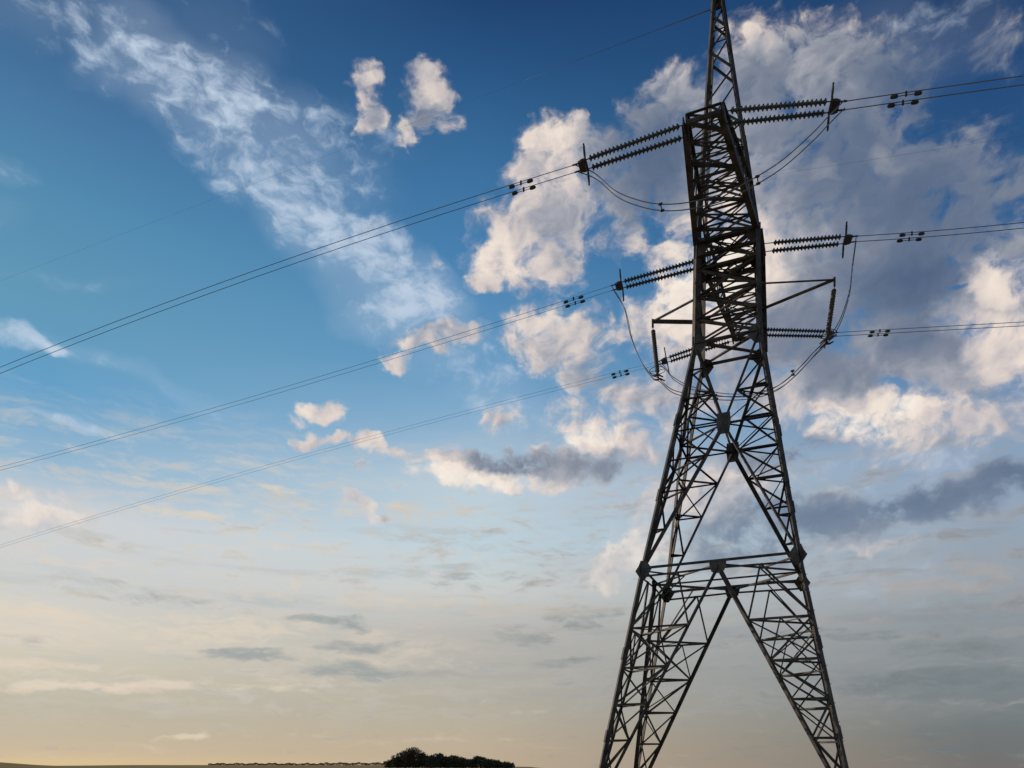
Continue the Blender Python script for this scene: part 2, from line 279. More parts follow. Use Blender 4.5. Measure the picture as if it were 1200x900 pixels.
# ------------------------------------------------------------------ mesh builder
class MB:
    def __init__(s): s.v = []; s.f = []; s.sm = []
    def quadbox(s, c8, smooth=False):
        n = len(s.v); s.v += [tuple(p) for p in c8]
        s.f += [tuple(n+i for i in q) for q in ((0,3,2,1),(4,5,6,7),(0,1,5,4),(1,2,6,5),(2,3,7,6),(3,0,4,7))]; s.sm += [False]*6
    def frame(s, p, q, ref=None):
        d = (q-p).normalized()
        r = ref if ref is not None else Vector((0,0,1))
        if abs(d.dot(r)) > .97: r = Vector((1,0,0)) if abs(d.x) < .9 else Vector((0,1,0))
        x = (r - d*r.dot(d)).normalized(); y = d.cross(x)
        return d, x, y
    def box(s, p, q, w, h, ref=None, ox=0, oy=0):
        p, q = Vector(p), Vector(q); d, x, y = s.frame(p, q, ref); p = p+x*ox+y*oy; q = q+x*ox+y*oy
        a, b = x*w/2, y*h/2
        s.quadbox([p-a-b, p+a-b, p+a+b, p-a+b, q-a-b, q+a-b, q+a+b, q-a+b])
    def angle(s, p, q, w, t=None, ref=None):
        """an L-section: two thin flanges meeting along the line p-q; ref points into the angle"""
        t = t or max(.012, w*.14)
        p, q = Vector(p), Vector(q); d, x, y = s.frame(p, q, ref)
        o = -(x+y)*w*.25
        prof = [(0,0),(w,0),(w,t),(t,t),(t,w),(0,w)]
        n = len(s.v)
        for e in (p, q):
            for a, b in prof: s.v.append(tuple(e+o+x*a+y*b))
        for i in range(6):
            j = (i+1) % 6; s.f.append((n+i, n+j, n+6+j, n+6+i)); s.sm.append(False)
        s.f.append((n, n+5, n+4, n+3)); s.f.append((n, n+3, n+2, n+1)); s.f.append((n+6, n+7, n+8, n+9)); s.f.append((n+6, n+9, n+10, n+11)); s.sm += [False]*4
    def tube(s, pts, r, n=6, closed=False):
        pts = [Vector(p) for p in pts]; base = len(s.v); N = len(pts)
        for i, p in enumerate(pts):
            a = pts[(i-1) % N] if (closed or i > 0) else p; b = pts[(i+1) % N] if (closed or i < N-1) else p
            d, x, y = s.frame(a, b)
            rr = r[i] if isinstance(r, (list, tuple)) else r
            for k in range(n):
                t = 2*math.pi*k/n; s.v.append(tuple(p+x*math.cos(t)*rr+y*math.sin(t)*rr))
        for i in range(N if closed else N-1):
            j = (i+1) % N
            for k in range(n):
                l = (k+1) % n; s.f.append((base+i*n+k, base+i*n+l, base+j*n+l, base+j*n+k)); s.sm.append(True)
        if not closed:
            s.f.append(tuple(base+k for k in reversed(range(n)))); s.f.append(tuple(base+(N-1)*n+k for k in range(n))); s.sm += [False]*2
    def lathe(s, p, q, prof, n=12):
        """prof: (distance along p-q in metres, radius)"""
        p, q = Vector(p), Vector(q); d, x, y = s.frame(p, q); base = len(s.v)
        for a, r in prof:
            for k in range(n):
                t = 2*math.pi*k/n; s.v.append(tuple(p+d*a+x*math.cos(t)*r+y*math.sin(t)*r))
        for i in range(len(prof)-1):
            for k in range(n):
                l = (k+1) % n; s.f.append((base+i*n+k, base+i*n+l, base+(i+1)*n+l, base+(i+1)*n+k)); s.sm.append(True)
        s.f.append(tuple(base+k for k in reversed(range(n)))); s.f.append(tuple(base+(len(prof)-1)*n+k for k in range(n))); s.sm += [False]*2
    def plate(s, c, ax, ay, outline, t):
        """flat plate: outline in (ax, ay) coordinates round c, thickness t"""
        c = Vector(c); ax = Vector(ax).normalized(); nrm = ax.cross(Vector(ay)).normalized(); ay = nrm.cross(ax)
        n = len(s.v); k = len(outline)
        for sg in (-.5, .5):
            for a, b in outline: s.v.append(tuple(c+ax*a+ay*b+nrm*t*sg))
        s.f.append(tuple(n+i for i in reversed(range(k)))); s.f.append(tuple(n+k+i for i in range(k))); s.sm += [False]*2
        for i in range(k):
            j = (i+1) % k; s.f.append((n+i, n+j, n+k+j, n+k+i)); s.sm.append(False)
    def build(s, name, material, parent=None, origin=None):
        """vertices were given in world coordinates; origin is where the object (or its top-level thing) stands"""
        o_ = Vector(origin) if origin is not None else Vector((0,0,0))
        me = bpy.data.meshes.new(name); me.from_pydata([tuple(Vector(v)-o_) for v in s.v], [], s.f); me.update()
        me.polygons.foreach_set('use_smooth', s.sm)
        me.materials.append(material)
        ob = bpy.data.objects.new(name, me); COL.objects.link(ob)
        if parent is not None: ob.parent = parent
        else: ob.location = o_
        return ob
def tag(o, label=None, cat=None, group=None, kind=None):
    if label: o['label'] = label
    if cat: o['category'] = cat
    if group: o['group'] = group
    if kind: o['kind'] = kind
    return o
def empty(name, loc): 
    o = bpy.data.objects.new(name, None); o.location = loc; o.empty_display_size = .5; COL.objects.link(o); return o

# ------------------------------------------------------------------ terrain: flat field, rising a little to the left, falling away to the right
def lerp_tab(x, tab):
    if x <= tab[0][0]: return tab[0][1]
    for (a, p), (b, q) in zip(tab, tab[1:]):
        if x <= b: return p+(q-p)*(x-a)/(b-a)
    return tab[-1][1]
GZ = -2.81
RIM = [(-400, 889), (0, 893.4), (22, 895.0), (45, 896.6), (66, 897.4), (150, 896.6), (450, 896.8), (620, 898.5), (660, 903.5), (1300, 905), (1600, 905)]
def ground_z(x, y):
    d = math.hypot(x, y)
    if y > 1: px = CX+F*x/y
    else: px = 1600 if x > 0 else -400
    px = max(-400, min(1600, px))
    slope = (HY-lerp_tab(px, RIM))/F*(y/d if y > 1 else .3)
    t = max(0, min(1, (d-60)/1100)); t = t*t*(3-2*t)
    z = GZ*(1-t)+slope*d*t if d < 2600 else slope*2600 - (d-2600)*.012
    return z + (math.sin(x*.011)*math.cos(y*.009))*.25*min(1, d/300)*(1 if d < 2600 else 0)
gb = MB(); NA = 300
rings = [0.5, 6, 15, 30, 50, 75, 110, 160, 230, 330, 460, 640, 860, 1150, 1500, 1900, 2300, 2600, 3200, 4500, 8000, 15000, 30000]
for d in rings:
    for k in range(NA):
        # denser in front
        a = 2*math.pi*k/NA; a = a - .8*math.sin(a)
        x, y = d*math.sin(a), d*math.cos(a); gb.v.append((x, y, ground_z(x, y)))
for i in range(len(rings)-1):
    for k in range(NA):
        l = (k+1) % NA; gb.f.append((i*NA+k, i*NA+l, (i+1)*NA+l, (i+1)*NA+k)); gb.sm.append(True)
gb.f.append(tuple(range(NA))); gb.sm.append(True)
M_ground = mat('dry_field', (.42,.29,.13), .95, 0, (.55,.40,.20), .02, 0, 0.0)
tag(gb.build('ground', M_ground), kind='structure')

# ------------------------------------------------------------------ the pylon's own axes: u along the line, v along the cross-arms (away from the camera), z up
TX, TY, YAW = 10.908, 38.085, R(22.94)
UD = Vector((math.cos(YAW), -math.sin(YAW), 0)); VD = Vector((math.sin(YAW), math.cos(YAW), 0))
LEAN = [(-3, -.02), (9.5, -.10), (21, .12), (26, .10), (27, .09)]
def T(u, v, z): 
    return Vector((TX, TY, z)) + UD*(u+lerp_tab(z, LEAN)) + VD*v
BODY = [(-2.81, (6.0, 4.1)), (9.49, (3.618, 2.837)), (21.0, (1.544, 1.137)), (26.0, (1.447, 1.057))]
def half(z):
    for (a, p), (b, q) in zip(BODY, BODY[1:]):
        if z <= b:
            t = (z-a)/(b-a); return (p[0]+(q[0]-p[0])*t, p[1]+(q[1]-p[1])*t)
    return BODY[-1][1]
def corner(su, sv, z):
    a, b = half(z); return T(su*a, sv*b, z)
BASE = Vector((TX, TY, GZ))
tower = empty('transmission_tower', BASE)
tag(tower, 'tall dark steel lattice pylon with splayed legs and a pointed peak, carrying the power lines', 'pylon')
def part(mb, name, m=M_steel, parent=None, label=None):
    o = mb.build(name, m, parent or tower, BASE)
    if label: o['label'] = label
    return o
def lerp(a, b, t): return a+(b-a)*t
ZW, ZN, ZK, ZT = 9.49, 16.49, 21.0, 26.0      # waist, crossing nodes, neck, cross-arm level
corners = [(-1,-1), (1,-1), (-1,1), (1,1)]
centre = lambda z: T(0, 0, z)
mid = {}                                       # middle of each face at the waist, and its crossing node
for f in ('near','far','left','right'):
    a, b = half(ZW)
    s = {'near':(0,-1),'far':(0,1),'left':(-1,0),'right':(1,0)}[f]
    mid[f] = T(s[0]*a, s[1]*b, ZW-.10)
    a2, b2 = 2.36, 1.80
    mid[f+'_node'] = T(s[0]*a2, s[1]*b2, ZN)
for su, sv in corners:
    fu = 'near' if sv < 0 else 'far'; fv = 'left' if su < 0 else 'right'
    inward = lambda z: (centre(z)-corner(su, sv, z)).normalized()
    # main leg, four straight lengths with splice plates
    lg = MB()
    for (z0, z1, w) in ((GZ+.15, ZW, .21), (ZW, ZK, .22), (ZK, ZT, .30)):
        n = 3 if z1-z0 > 6 else 1
        for i in range(n):
            za, zb = z0+(z1-z0)*i/n, z0+(z1-z0)*(i+1)/n
            lg.angle(corner(su,sv,za), corner(su,sv,zb), w, .03, inward(za))
            if i: lg.angle(corner(su,sv,za-.3)-inward(za)*.035, corner(su,sv,za+.3)-inward(za)*.035, w*1.12, .03, inward(za))
    if (su, sv) == (1, -1) or (su, sv) == (-1, 1):      # step bolts
        z = .6; k = 0
        while z < ZT:
            p = corner(su, sv, z); dr = (UD*su if k % 2 else VD*sv); lg.tube([p, p+dr*.13], .014, 5); z += .42; k += 1
    leg = part(lg, 'leg')
    fb = MB(); p = corner(su, sv, GZ); 
    fb.quadbox([p+Vector((sx*.55*w_, sy*.55*w_, zz)) for zz, w_ in ((-.6,1.2),(.22,.8)) for sx, sy in ((-1,-1),(1,-1),(1,1),(-1,1))])
    part(fb, 'footing', M_conc)
    # inner bars of the splayed foot, from the face middles down to the foot
    foot = corner(su, sv, GZ+.25)
    for face in (fu, fv):
        ib = MB(); ib.angle(mid[face], foot, .155, .022, inward(0)); part(ib, 'inner_leg_bar')
    zl = [6.65, 4.7, 2.9, 1.15, -.55]
    def onbar(face, z): 
        m_ = mid[face]; t = (m_.z-z)/(m_.z-foot.z); return lerp(m_, foot, t)
    br = MB()
    for face in (fu, fv):
        Lp = [corner(su,sv,z) for z in [ZW-.2]+zl]; Pp = [mid[face]]+[onbar(face, z) for z in zl]
        for i in range(1, len(Lp)):
            br.angle(Lp[i], Pp[i], .10)
            if i >= 1:
                a_, b_ = (Lp[i], Pp[i+1]) if (i+1 < len(Lp)) and i % 2 else (Pp[i], Lp[i+1]) if i+1 < len(Lp) else (None, None)
                if a_ is not None: br.angle(a_, b_, .095)
                if i+1 < len(Lp): br.angle(*((Pp[i], Lp[i+1]) if i % 2 else (Lp[i], Pp[i+1])), .07)
        q = lerp(mid[face], corner(su,sv,ZW-.1), .52) - Vector((0,0,.12))
        br.angle(q, Lp[1], .10); br.angle(q, Pp[1], .09)
        q2 = lerp(Lp[1], Pp[1], .5); br.angle(q2, Lp[2], .07); br.angle(q2, Pp[2], .065)
    for i, z in enumerate(zl):
        p1, p2 = onbar(fu, z), onbar(fv, z); br.angle(p1, p2, .10)
        if i+1 < len(zl):
            n1_, n2_ = onbar(fu, zl[i+1]), onbar(fv, zl[i+1]); br.angle(p1 if i % 2 else p2, n2_ if i % 2 else n1_, .06)
        br.angle(corner(su,sv,z), lerp(p1, p2, .5), .05)
    part(br, 'foot_bracing')
    # crossing bars above the waist
    for face in (fu, fv):
        xb = MB(); nd = mid[face+'_node']
        xb.angle(corner(su,sv,ZW+.15), nd, .15, .02, inward(ZW)); xb.angle(nd, corner(su,sv,ZK), .13, .02, inward(ZW)); part(xb, 'crossing_bar')
    ub = MB()
    def onx(face, z):
        nd = mid[face+'_node']; a_, b_ = (corner(su,sv,ZW+.15), nd) if z < ZN else (nd, corner(su,sv,ZK))
        return lerp(a_, b_, (z-a_.z)/(b_.z-a_.z))
    zs = [11.5, 13.4, 15.0, 16.49, 18.1, 19.6]
    for face in (fu, fv):
        for i, z in enumerate(zs):
            ub.angle(corner(su,sv,z), onx(face,z), .085)
            if i+1 < len(zs):
                z2 = zs[i+1]
                if i % 2: ub.angle(corner(su,sv,z), onx(face,z2), .085)
                else: ub.angle(onx(face,z), corner(su,sv,z2), .085)
                if i in (1, 3): 
                    if i % 2: ub.angle(onx(face,z), corner(su,sv,z2), .055)
                    else: ub.angle(corner(su,sv,z), onx(face,z2), .055)
    for i, z in enumerate(zs):
        ub.angle(onx(fu,z), onx(fv,z), .075)
        part(ub, 'upper_leg_bracing')
    # kite-shaped gusset plates at the waist corner
    c = corner(su, sv, ZW)
    for hd, sg in ((UD, su), (VD, sv)):
        g = MB(); o_ = [(.17,.22),(.05,.50),(-.24,.44),(-.50,.08),(-.34,-.18),(-.18,-.42),(.07,-.40),(.32,.0)]
        off = (VD*sv if hd is UD else UD*su)*.06
        g.plate(c+off, hd*sg, Vector((0,0,1)), o_, .022)
        for (bx, bz) in ((-.1,.3),(-.3,.1),(-.05,-.25),(.1,.1)):
            cc_ = c+off+hd*sg*bx+Vector((0,0,bz)); nd = off.normalized(); g.tube([cc_-nd*.03, cc_+nd*.03], .022, 6)
        part(g, 'gusset_plate', M_plate)
# face middles: gussets at the waist and at the crossing nodes
for f, hd, od in (('near',UD,-VD), ('far',UD,VD), ('left',VD,-UD), ('right',VD,UD)):
    g = MB(); g.plate(mid[f]+od*.05, hd, Vector((0,0,1)), [(-.40,.13),(-.22,.28),(.22,.28),(.40,.13),(.30,-.26),(.16,-.36),(-.16,-.36),(-.30,-.26)], .022); part(g, 'gusset_plate', M_plate)
    g = MB(); k = 1.0 if hd is UD else .8
    g.plate(mid[f+'_node']+od*.05, hd, Vector((0,0,1)), [(-.30*k,.52),(.30*k,.52),(.34*k,.1),(.26*k,-.50),(-.26*k,-.50),(-.34*k,.1)], .024)
    for bz in (-.3, -.1, .1, .3):
        for bx in (-.15, .15):
            q = mid[f+'_node']+od*.05+hd*bx+Vector((0,0,bz)); g.tube([q-od*.03, q+od*.035], .02, 6)
    part(g, 'gusset_plate', M_plate)
# waist: beams along each face and a horizontal diamond between their middles
for f, c1, c2 in (('near',(-1,-1),(1,-1)), ('far',(-1,1),(1,1)), ('left',(-1,-1),(-1,1)), ('right',(1,-1),(1,1))):
    w = MB(); p1, p2 = corner(*c1, ZW+.12), corner(*c2, ZW+.12)
    w.angle(p1, p2, .13, .02); q1, q2 = corner(*c1, ZW-.3), corner(*c2, ZW-.3)
    w.angle(q1, mid[f]-Vector((0,0,.12)), .10); w.angle(mid[f]-Vector((0,0,.12)), q2, .10)
    part(w, 'waist_beam')
w = MB(); ml = [mid['near'], mid['right'], mid['far'], mid['left']]
for i in range(4): w.angle(ml[i]+Vector((0,0,.05)), ml[(i+1) % 4]+Vector((0,0,.05)), .10)
w.angle(mid['left'], mid['right'], .09); w.angle(mid['near']+Vector((0,0,.1)), mid['far']+Vector((0,0,.1)), .08)
for (su, sv) in corners:
    fu = 'near' if sv < 0 else 'far'; fv = 'left' if su < 0 else 'right'
    w.angle(corner(su,sv,ZW), lerp(mid[fu], mid[fv], .5), .08)
    w.angle(lerp(mid[fu], mid[fv], .5), corner(su,sv,6.65), .06)
part(w, 'waist_plan_bracing')
# body between the neck and the cross-arms
bw = MB()
faces = [((-1,-1),(1,-1)), ((-1,1),(1,1)), ((-1,-1),(-1,1)), ((1,-1),(1,1))]
lv = [ZK, 22.2, 23.3, 24.7, 26.0]
for c1, c2 in faces:
    for i, z in enumerate(lv):
        h = .17 if i == 0 else .30 if i == 4 else .13
        bw.angle(corner(*c1, z), corner(*c2, z), h)
        if i+1 < len(lv):
            z2 = lv[i+1]
            bw.angle(corner(*c1, z), corner(*c2, z2), .11); bw.angle(corner(*c2, z), corner(*c1, z2), .11)
part(bw, 'body_bracing')
db = MB()                                       # diaphragms and the deep frame under the cross-arms
for z in (ZK, 23.3, 24.7, 26.0):
    dd_ = MB() if z == ZK else db
    dd_.angle(corner(-1,-1,z), corner(1,1,z), .09); dd_.angle(corner(1,-1,z), corner(-1,1,z), .09)
    if z == ZK: part(dd_, 'neck_diaphragm')
for c1, c2 in faces:
    db.angle(corner(*c1, 25.35), corner(*c2, 25.35), .24)
    a_, b_ = corner(*c1, 25.35), corner(*c2, 25.35); t1, t2 = corner(*c1, 26), corner(*c2, 26)
    for k in range(4): db.angle(lerp(a_, b_, k/4), lerp(t1, t2, (k+1)/4), .07); db.angle(lerp(t1, t2, k/4), lerp(a_, b_, (k+1)/4), .06)
part(db, 'body_diaphragm')
for su, sv in corners:                           # plates where the arms join and at the neck
    for z in (ZT-.1, ZK):
        g = MB(); g.plate(corner(su,sv,z)+VD*sv*.05, UD*su, Vector((0,0,1)), [(.14,.34),(.14,-.62),(-.22,-.60),(-.58,-.14),(-.44,.26),(-.1,.40)], .022); part(g, 'gusset_plate', M_plate)
# peak
APX_U, APX_V, APX_Z, APX_H = -.40, -.55, 38.35, .20
def pk(su, sv, z):
    t = (z-ZT)/(APX_Z-ZT); a = T(su*1.447, sv*1.057, ZT); b = Vector((TX,TY,APX_Z))+UD*(APX_U+su*APX_H)+VD*(APX_V+sv*APX_H)
    return lerp(a, b, t)
peak_c = lambda z: (pk(-1,-1,z)+pk(1,1,z))/2
for su, sv in corners:
    p_ = MB(); 
    for z0, z1, w_ in ((ZT, 31.5, .21), (31.5, APX_Z, .17)):
        p_.angle(pk(su,sv,z0), pk(su,sv,z1), w_, .022, (peak_c(z0)-pk(su,sv,z0)).normalized())
    p_.angle(pk(su,sv,31.2), pk(su,sv,31.8), .20, .03, (peak_c(31.5)-pk(su,sv,31.5)).normalized())
    part(p_, 'peak_leg')
zp = [26.0, 27.5, 29.0, 30.3, 31.5, 33.0, 34.4, 35.6, 36.6, 37.4, 38.1]
pb = MB()
for c1, c2 in faces:
    for i in range(len(zp)-1):
        a_, b_ = zp[i], zp[i+1]
        if i < 3: pb.angle(pk(*c1,a_), pk(*c2,b_), .075); pb.angle(pk(*c2,a_), pk(*c1,b_), .075)
        elif i % 2: pb.angle(pk(*c1,a_), pk(*c2,b_), .09)
        else: pb.angle(pk(*c2,a_), pk(*c1,b_), .09)
    for z in (27.5, 29.0, 31.5, 36.6): pb.angle(pk(*c1,z), pk(*c2,z), .06)
part(pb, 'peak_bracing')
cp = MB(); cp.box(pk(-1,-1,APX_Z)-UD*.1, pk(1,-1,APX_Z)+UD*.1, .12, .06); cp.box(pk(-1,1,APX_Z)-UD*.1, pk(1,1,APX_Z)+UD*.1, .12, .06)
cp.plate(peak_c(APX_Z)+Vector((0,0,.04)), UD, VD, [(-.28,-.28),(.28,-.28),(.28,.28),(-.28,.28)], .05)
cp.box(peak_c(APX_Z-.35)-UD*.25, peak_c(APX_Z-.35)+UD*.25, .16, .16)
part(cp, 'peak_cap', M_plate)
# two cross-arms: one towards the camera, one away from it
TIPU, TIPV, TIPZ = .69, 8.48, 26.0
tip = lambda su, sv, z=TIPZ: T(su*TIPU, sv*TIPV, z)
for sv in (-1, 1):
    arm = MB()
    roots = {su: corner(su, sv, ZT) for su in (-1, 1)}; tops = {su: pk(su, sv, 28.3) for su in (-1, 1)}
    for su in (-1, 1):
        arm.angle(roots[su], tip(su,sv), .25, .04, Vector((0,0,1))); arm.angle(tops[su], tip(su,sv,TIPZ+.32), .17, .03, Vector((0,0,-1)))
    arm.box(tip(-1,sv), tip(1,sv), .16, .12); arm.angle(tip(-1,sv,TIPZ+.32), tip(1,sv,TIPZ+.32), .12)
    arm_o = part(arm, 'crossarm', label='cross-arm pointing towards the viewer' if sv < 0 else 'cross-arm pointing away, half hidden by the body')
    ab = MB(); N = 7
    B = lambda su, t: lerp(roots[su], tip(su,sv), t); Tp = lambda su, t: lerp(tops[su], tip(su,sv,TIPZ+.32), t)
    for i in range(N):
        t0, t1 = i/N, (i+1)/N
        ab.angle(B(-1,t1), B(1,t1), .10)
        ab.angle(B(-1 if i % 2 else 1, t0), B(1 if i % 2 else -1, t1), .12); ab.angle(B(1 if i % 2 else -1, t0), B(-1 if i % 2 else 1, t1), .06)
        ab.angle(Tp(-1 if i % 2 else 1, t0), Tp(1 if i % 2 else -1, t1), .065); ab.angle(Tp(-1,t1), Tp(1,t1), .055)
        for su in (-1, 1):
            ab.angle(B(su,t1), Tp(su,t1), .06)
            ab.angle(B(su,t0), Tp(su,t1), .06) if i % 2 else ab.angle(Tp(su,t0), B(su,t1), .06)
    o_ = part(ab, 'bracing', parent=arm_o)
    for su in (-1, 1):
        hp = MB(); c_ = tip(su,sv)
        hp.plate(c_+UD*su*.10+VD*(-sv)*.35, VD, Vector((0,0,1)), [(-.5,.16),(.5,.16),(.5,-.12),(.3,-.26),(-.3,-.26),(-.5,-.12)], .05)
        part(hp, 'tip_plate', M_plate, parent=arm_o)
# two side brackets at z 23.3 that hold the jumper of the middle phase
ZB = 23.45
def px3(px, py, P0, azd):
    """the point of the vertical plane through P0 with azimuth azd that is seen at a photo pixel"""
    n_ = Vector((math.cos(azd), -math.sin(azd), 0)); ray = Vector(((px-CX)/F, 1, (HY-py)/F))
    t = P0.dot(n_)/ray.dot(n_)
    return ray*t
UAZ = math.atan2(UD.x, UD.y)
C0 = T(0, 0, ZB)
br_tip = {}
for su, (px, py) in ((-1, (765,377)), (1, (978,328))):
    tp = px3(px, py, C0, UAZ); br_tip[su] = tp
    s_ = MB(); s_.angle(corner(su,1,tp.z), tp, .15, .025, Vector((0,0,1))); s_.angle(corner(su,-1,tp.z), tp, .085, .015, Vector((0,0,1)))
    s_.angle(corner(su,-1,tp.z), corner(su,1,tp.z), .08)
    s_.box(tp+Vector((0,0,.12)), tp-Vector((0,0,.3)), .10, .10, UD)
    part(s_, 'jumper_bracket')

# ------------------------------------------------------------------ insulator strings, conductors, jumpers, dampers
AZL, AZR = R(-71.2), R(101.8)
def hdir(a): return Vector((math.sin(a), math.cos(a), 0))
def disc_profile(L, pitch=.165, R0=.125, rod=.055):
    n = int((L-.30)/pitch); st = (L-n*pitch)/2; pr = [(0,.02),(st,.022)]
    for i in range(n):
        a = st+i*pitch; pr += [(a,rod),(a+.035,rod+.01),(a+.045,R0*.72),(a+.075,R0),(a+.105,R0*.97),(a+.125,R0*.6),(a+.13,rod)]
    return pr+[(L-st,.022),(L,.02)]
phases = {  # name: attachment on the left and right sides, yoke pixels, wire pixels (upper wire)
 'near': dict(v=-8.48, uL=-.80, uR=.80, z=25.98, yL=(684,194), yR=(977,125),
      wl=[(612,220),(400,287),(200,355),(0,434.5)], wr=[(1060,113.5),(1130,104),(1200,94)]),
 'middle': dict(v=.0, uL=-1.55, uR=1.55, z=25.70, yL=(726,335), yR=(993,281),
      wl=[(673,354),(600,373),(400,434.5),(200,497),(60,532.5)], wr=[(1067,276),(1130,270.5),(1200,264)]),
 'far': dict(v=8.48, uL=-.80, uR=.80, z=25.98, yL=(779,423), yR=(972,391.5),
      wl=[(727,440),(600,471),(450,506),(330,543)], wr=[(1030,389),(1110,384.5),(1200,379.5)]),
}
SEP = .31                                        # half the sideways distance between the two strings
WSEP = .20                                       # half the distance between the two wires of a phase
place = {'near': 'front cross-arm tip', 'middle': 'pylon body', 'far': 'rear cross-arm tip'}
def fit_par(pts):
    """least squares z = a s + b s^2 through the first point"""
    S2 = S3 = S4 = Z1 = Z2 = 0
    for s_, z_ in pts: S2 += s_*s_; S3 += s_**3; S4 += s_**4; Z1 += s_*z_; Z2 += s_*s_*z_
    D = S2*S4-S3*S3
    return (Z1*S4-Z2*S3)/D, (S2*Z2-S3*Z1)/D
yoke = {}
for ph, d in phases.items():
    for side in ('left', 'right'):
        azd = AZL if side == 'left' else AZR; hd = hdir(azd); lat = Vector((hd.y, -hd.x, 0)); 
        if lat.dot(VD) < 0: lat = -lat
        A0 = T(d['uL'] if side == 'left' else d['uR'], d['v'] if ph == 'middle' else d['v']-math.copysign(.33, d['v']), d['z'])
        yp = px3(*(d['yL'] if side == 'left' else d['yR']), A0, azd); dirn = (yp-A0).normalized(); Ls = (yp-A0).length
        yoke[ph, side] = yp
        print('string', ph, side, round(Ls,2), [round(v,2) for v in yp], 'dz', round(yp.z-A0.z,2))
        t_ = empty('tension_insulator', A0)
        sidew = 'left' if side == 'left' else 'right'
        tag(t_, f'double ribbed insulator string pulled {sidew} from the {place[ph]}', 'insulator', 'tension insulators between pylon and power lines')
        ends = []
        for k in (-1, 1):
            a_ = A0+lat*SEP*k; b_ = yp+lat*SEP*.82*k-dirn*.10; ends.append(b_)
            s_ = MB(); LL = (b_-a_).length
            gap = .5 if ph == 'middle' and side == 'right' else .0
            if gap: s_.tube([a_, lerp(a_, b_, gap/LL*.6)], .02, 5)
            a2_ = lerp(a_, b_, gap/LL*.6) if gap else a_
            s_.lathe(a2_, b_, disc_profile((b_-a2_).length), 12)
            s_.build('insulator_stack', M_glass, t_, A0)
        y_ = MB(); up = dirn.cross(lat).normalized(); up = up if up.z > 0 else -up
        y_.plate(yp, lat, dirn, [(-SEP*1.05,-.16),(SEP*1.05,-.16),(SEP*1.05,.04),(WSEP+.05,.20),(-WSEP-.05,.20),(-SEP*1.05,.04)], .09)
        y_.tube([yp-dirn*.12+lat*.30*math.cos(a)+up*.17*math.sin(a) for a in [2*math.pi*i/18 for i in range(18)]], .03, 5, closed=True)
        for k in (-1, 1): y_.tube([yp+lat*WSEP*k, yp+lat*WSEP*k+dirn*.45], .035, 6)
        y_.build('yoke_plate', M_fitting, t_, A0)
        for k, up_len in ((-1, .52), (1, .52)):
            h_ = MB(); e_ = yp-dirn*.22+lat*SEP*k*.9
            # arcing ring: a slim racket-shaped loop standing off the string, square to the line
            dn = up*(-k)
            lp = [e_ + dn*(.34+.34*math.cos(2*math.pi*q/16)) + lat*(.10*math.sin(2*math.pi*q/16)) + dirn*.10 for q in range(16)]
            h_.tube(lp, .034, 6, closed=True)
            h_.build('arcing_ring', M_fitting, t_, A0)
        # two bundled wires
        wpts = d['wl'] if side == 'left' else d['wr']
        loc = [px3(x, y, yp, azd) for x, y in wpts]
        st0 = yp+dirn*.45
        sz = [((p-st0).dot(hd), p.z-st0.z) for p in loc]
        a_, b_ = fit_par(sz)
        far_s = 150 if side == 'left' else 60
        Send = sz[-1][0]
        for k in (-1, 1):
            w_ = MB(); pts = []; nseg = 46
            total = Send+14 if side == 'right' else 190
            for i in range(nseg+1):
                s = total*(i/nseg)**1.5; pts.append(st0+lat*WSEP*k+hd*s+Vector((0,0,a_*s+b_*s*s)))
            w_.tube(pts, {'near': .0145, 'middle': .0105, 'far': .0075}[ph] if side == 'left' else .018, 6)
            c_ = w_.build('power_cable', M_wire, None, st0)
            order = 'upper' if k < 0 else 'lower'
            nearfar = 'nearer' if k < 0 else 'farther'
            tag(c_, f'{order} of the two parallel cables running {sidew} from the insulators at the {place[ph]}', 'cable', 'power cables strung from the pylon')
            # vibration dampers hang just below the wire
            dpx = wpts[0]; sd0 = sz[0][0]
            for m_, (s1, ) in enumerate(((sd0,),)):
                P_ = lambda s: st0+lat*WSEP*k+hd*s+Vector((0,0,a_*s+b_*s*s))
                dm = MB(); c0 = P_(s1); dd = (P_(s1+.1)-P_(s1-.1)).normalized(); low = Vector((0,0,-.10))
                dm.tube([c0+low-dd*.45, c0+low*1.0, c0+low+dd*.45], .014, 5)
                for sg in (-1, 1): dm.lathe(c0+low+dd*sg*.28, c0+low+dd*sg*.56, [(0,.03),(.03,.06),(.14,.07),(.24,.06),(.28,.03)], 10)
                dm.lathe(c0+low-Vector((0,0,.04)), c0+Vector((0,0,.05)), [(0,.035),(.02,.045),(.12,.045),(.19,.03)], 8)
                dmo = dm.build('vibration_damper', M_fitting, None, c0)
                tag(dmo, f'dumbbell damper clamped on the {order} cable {sidew} of the {place[ph]} insulators', 'damper', 'vibration dampers on the cables')
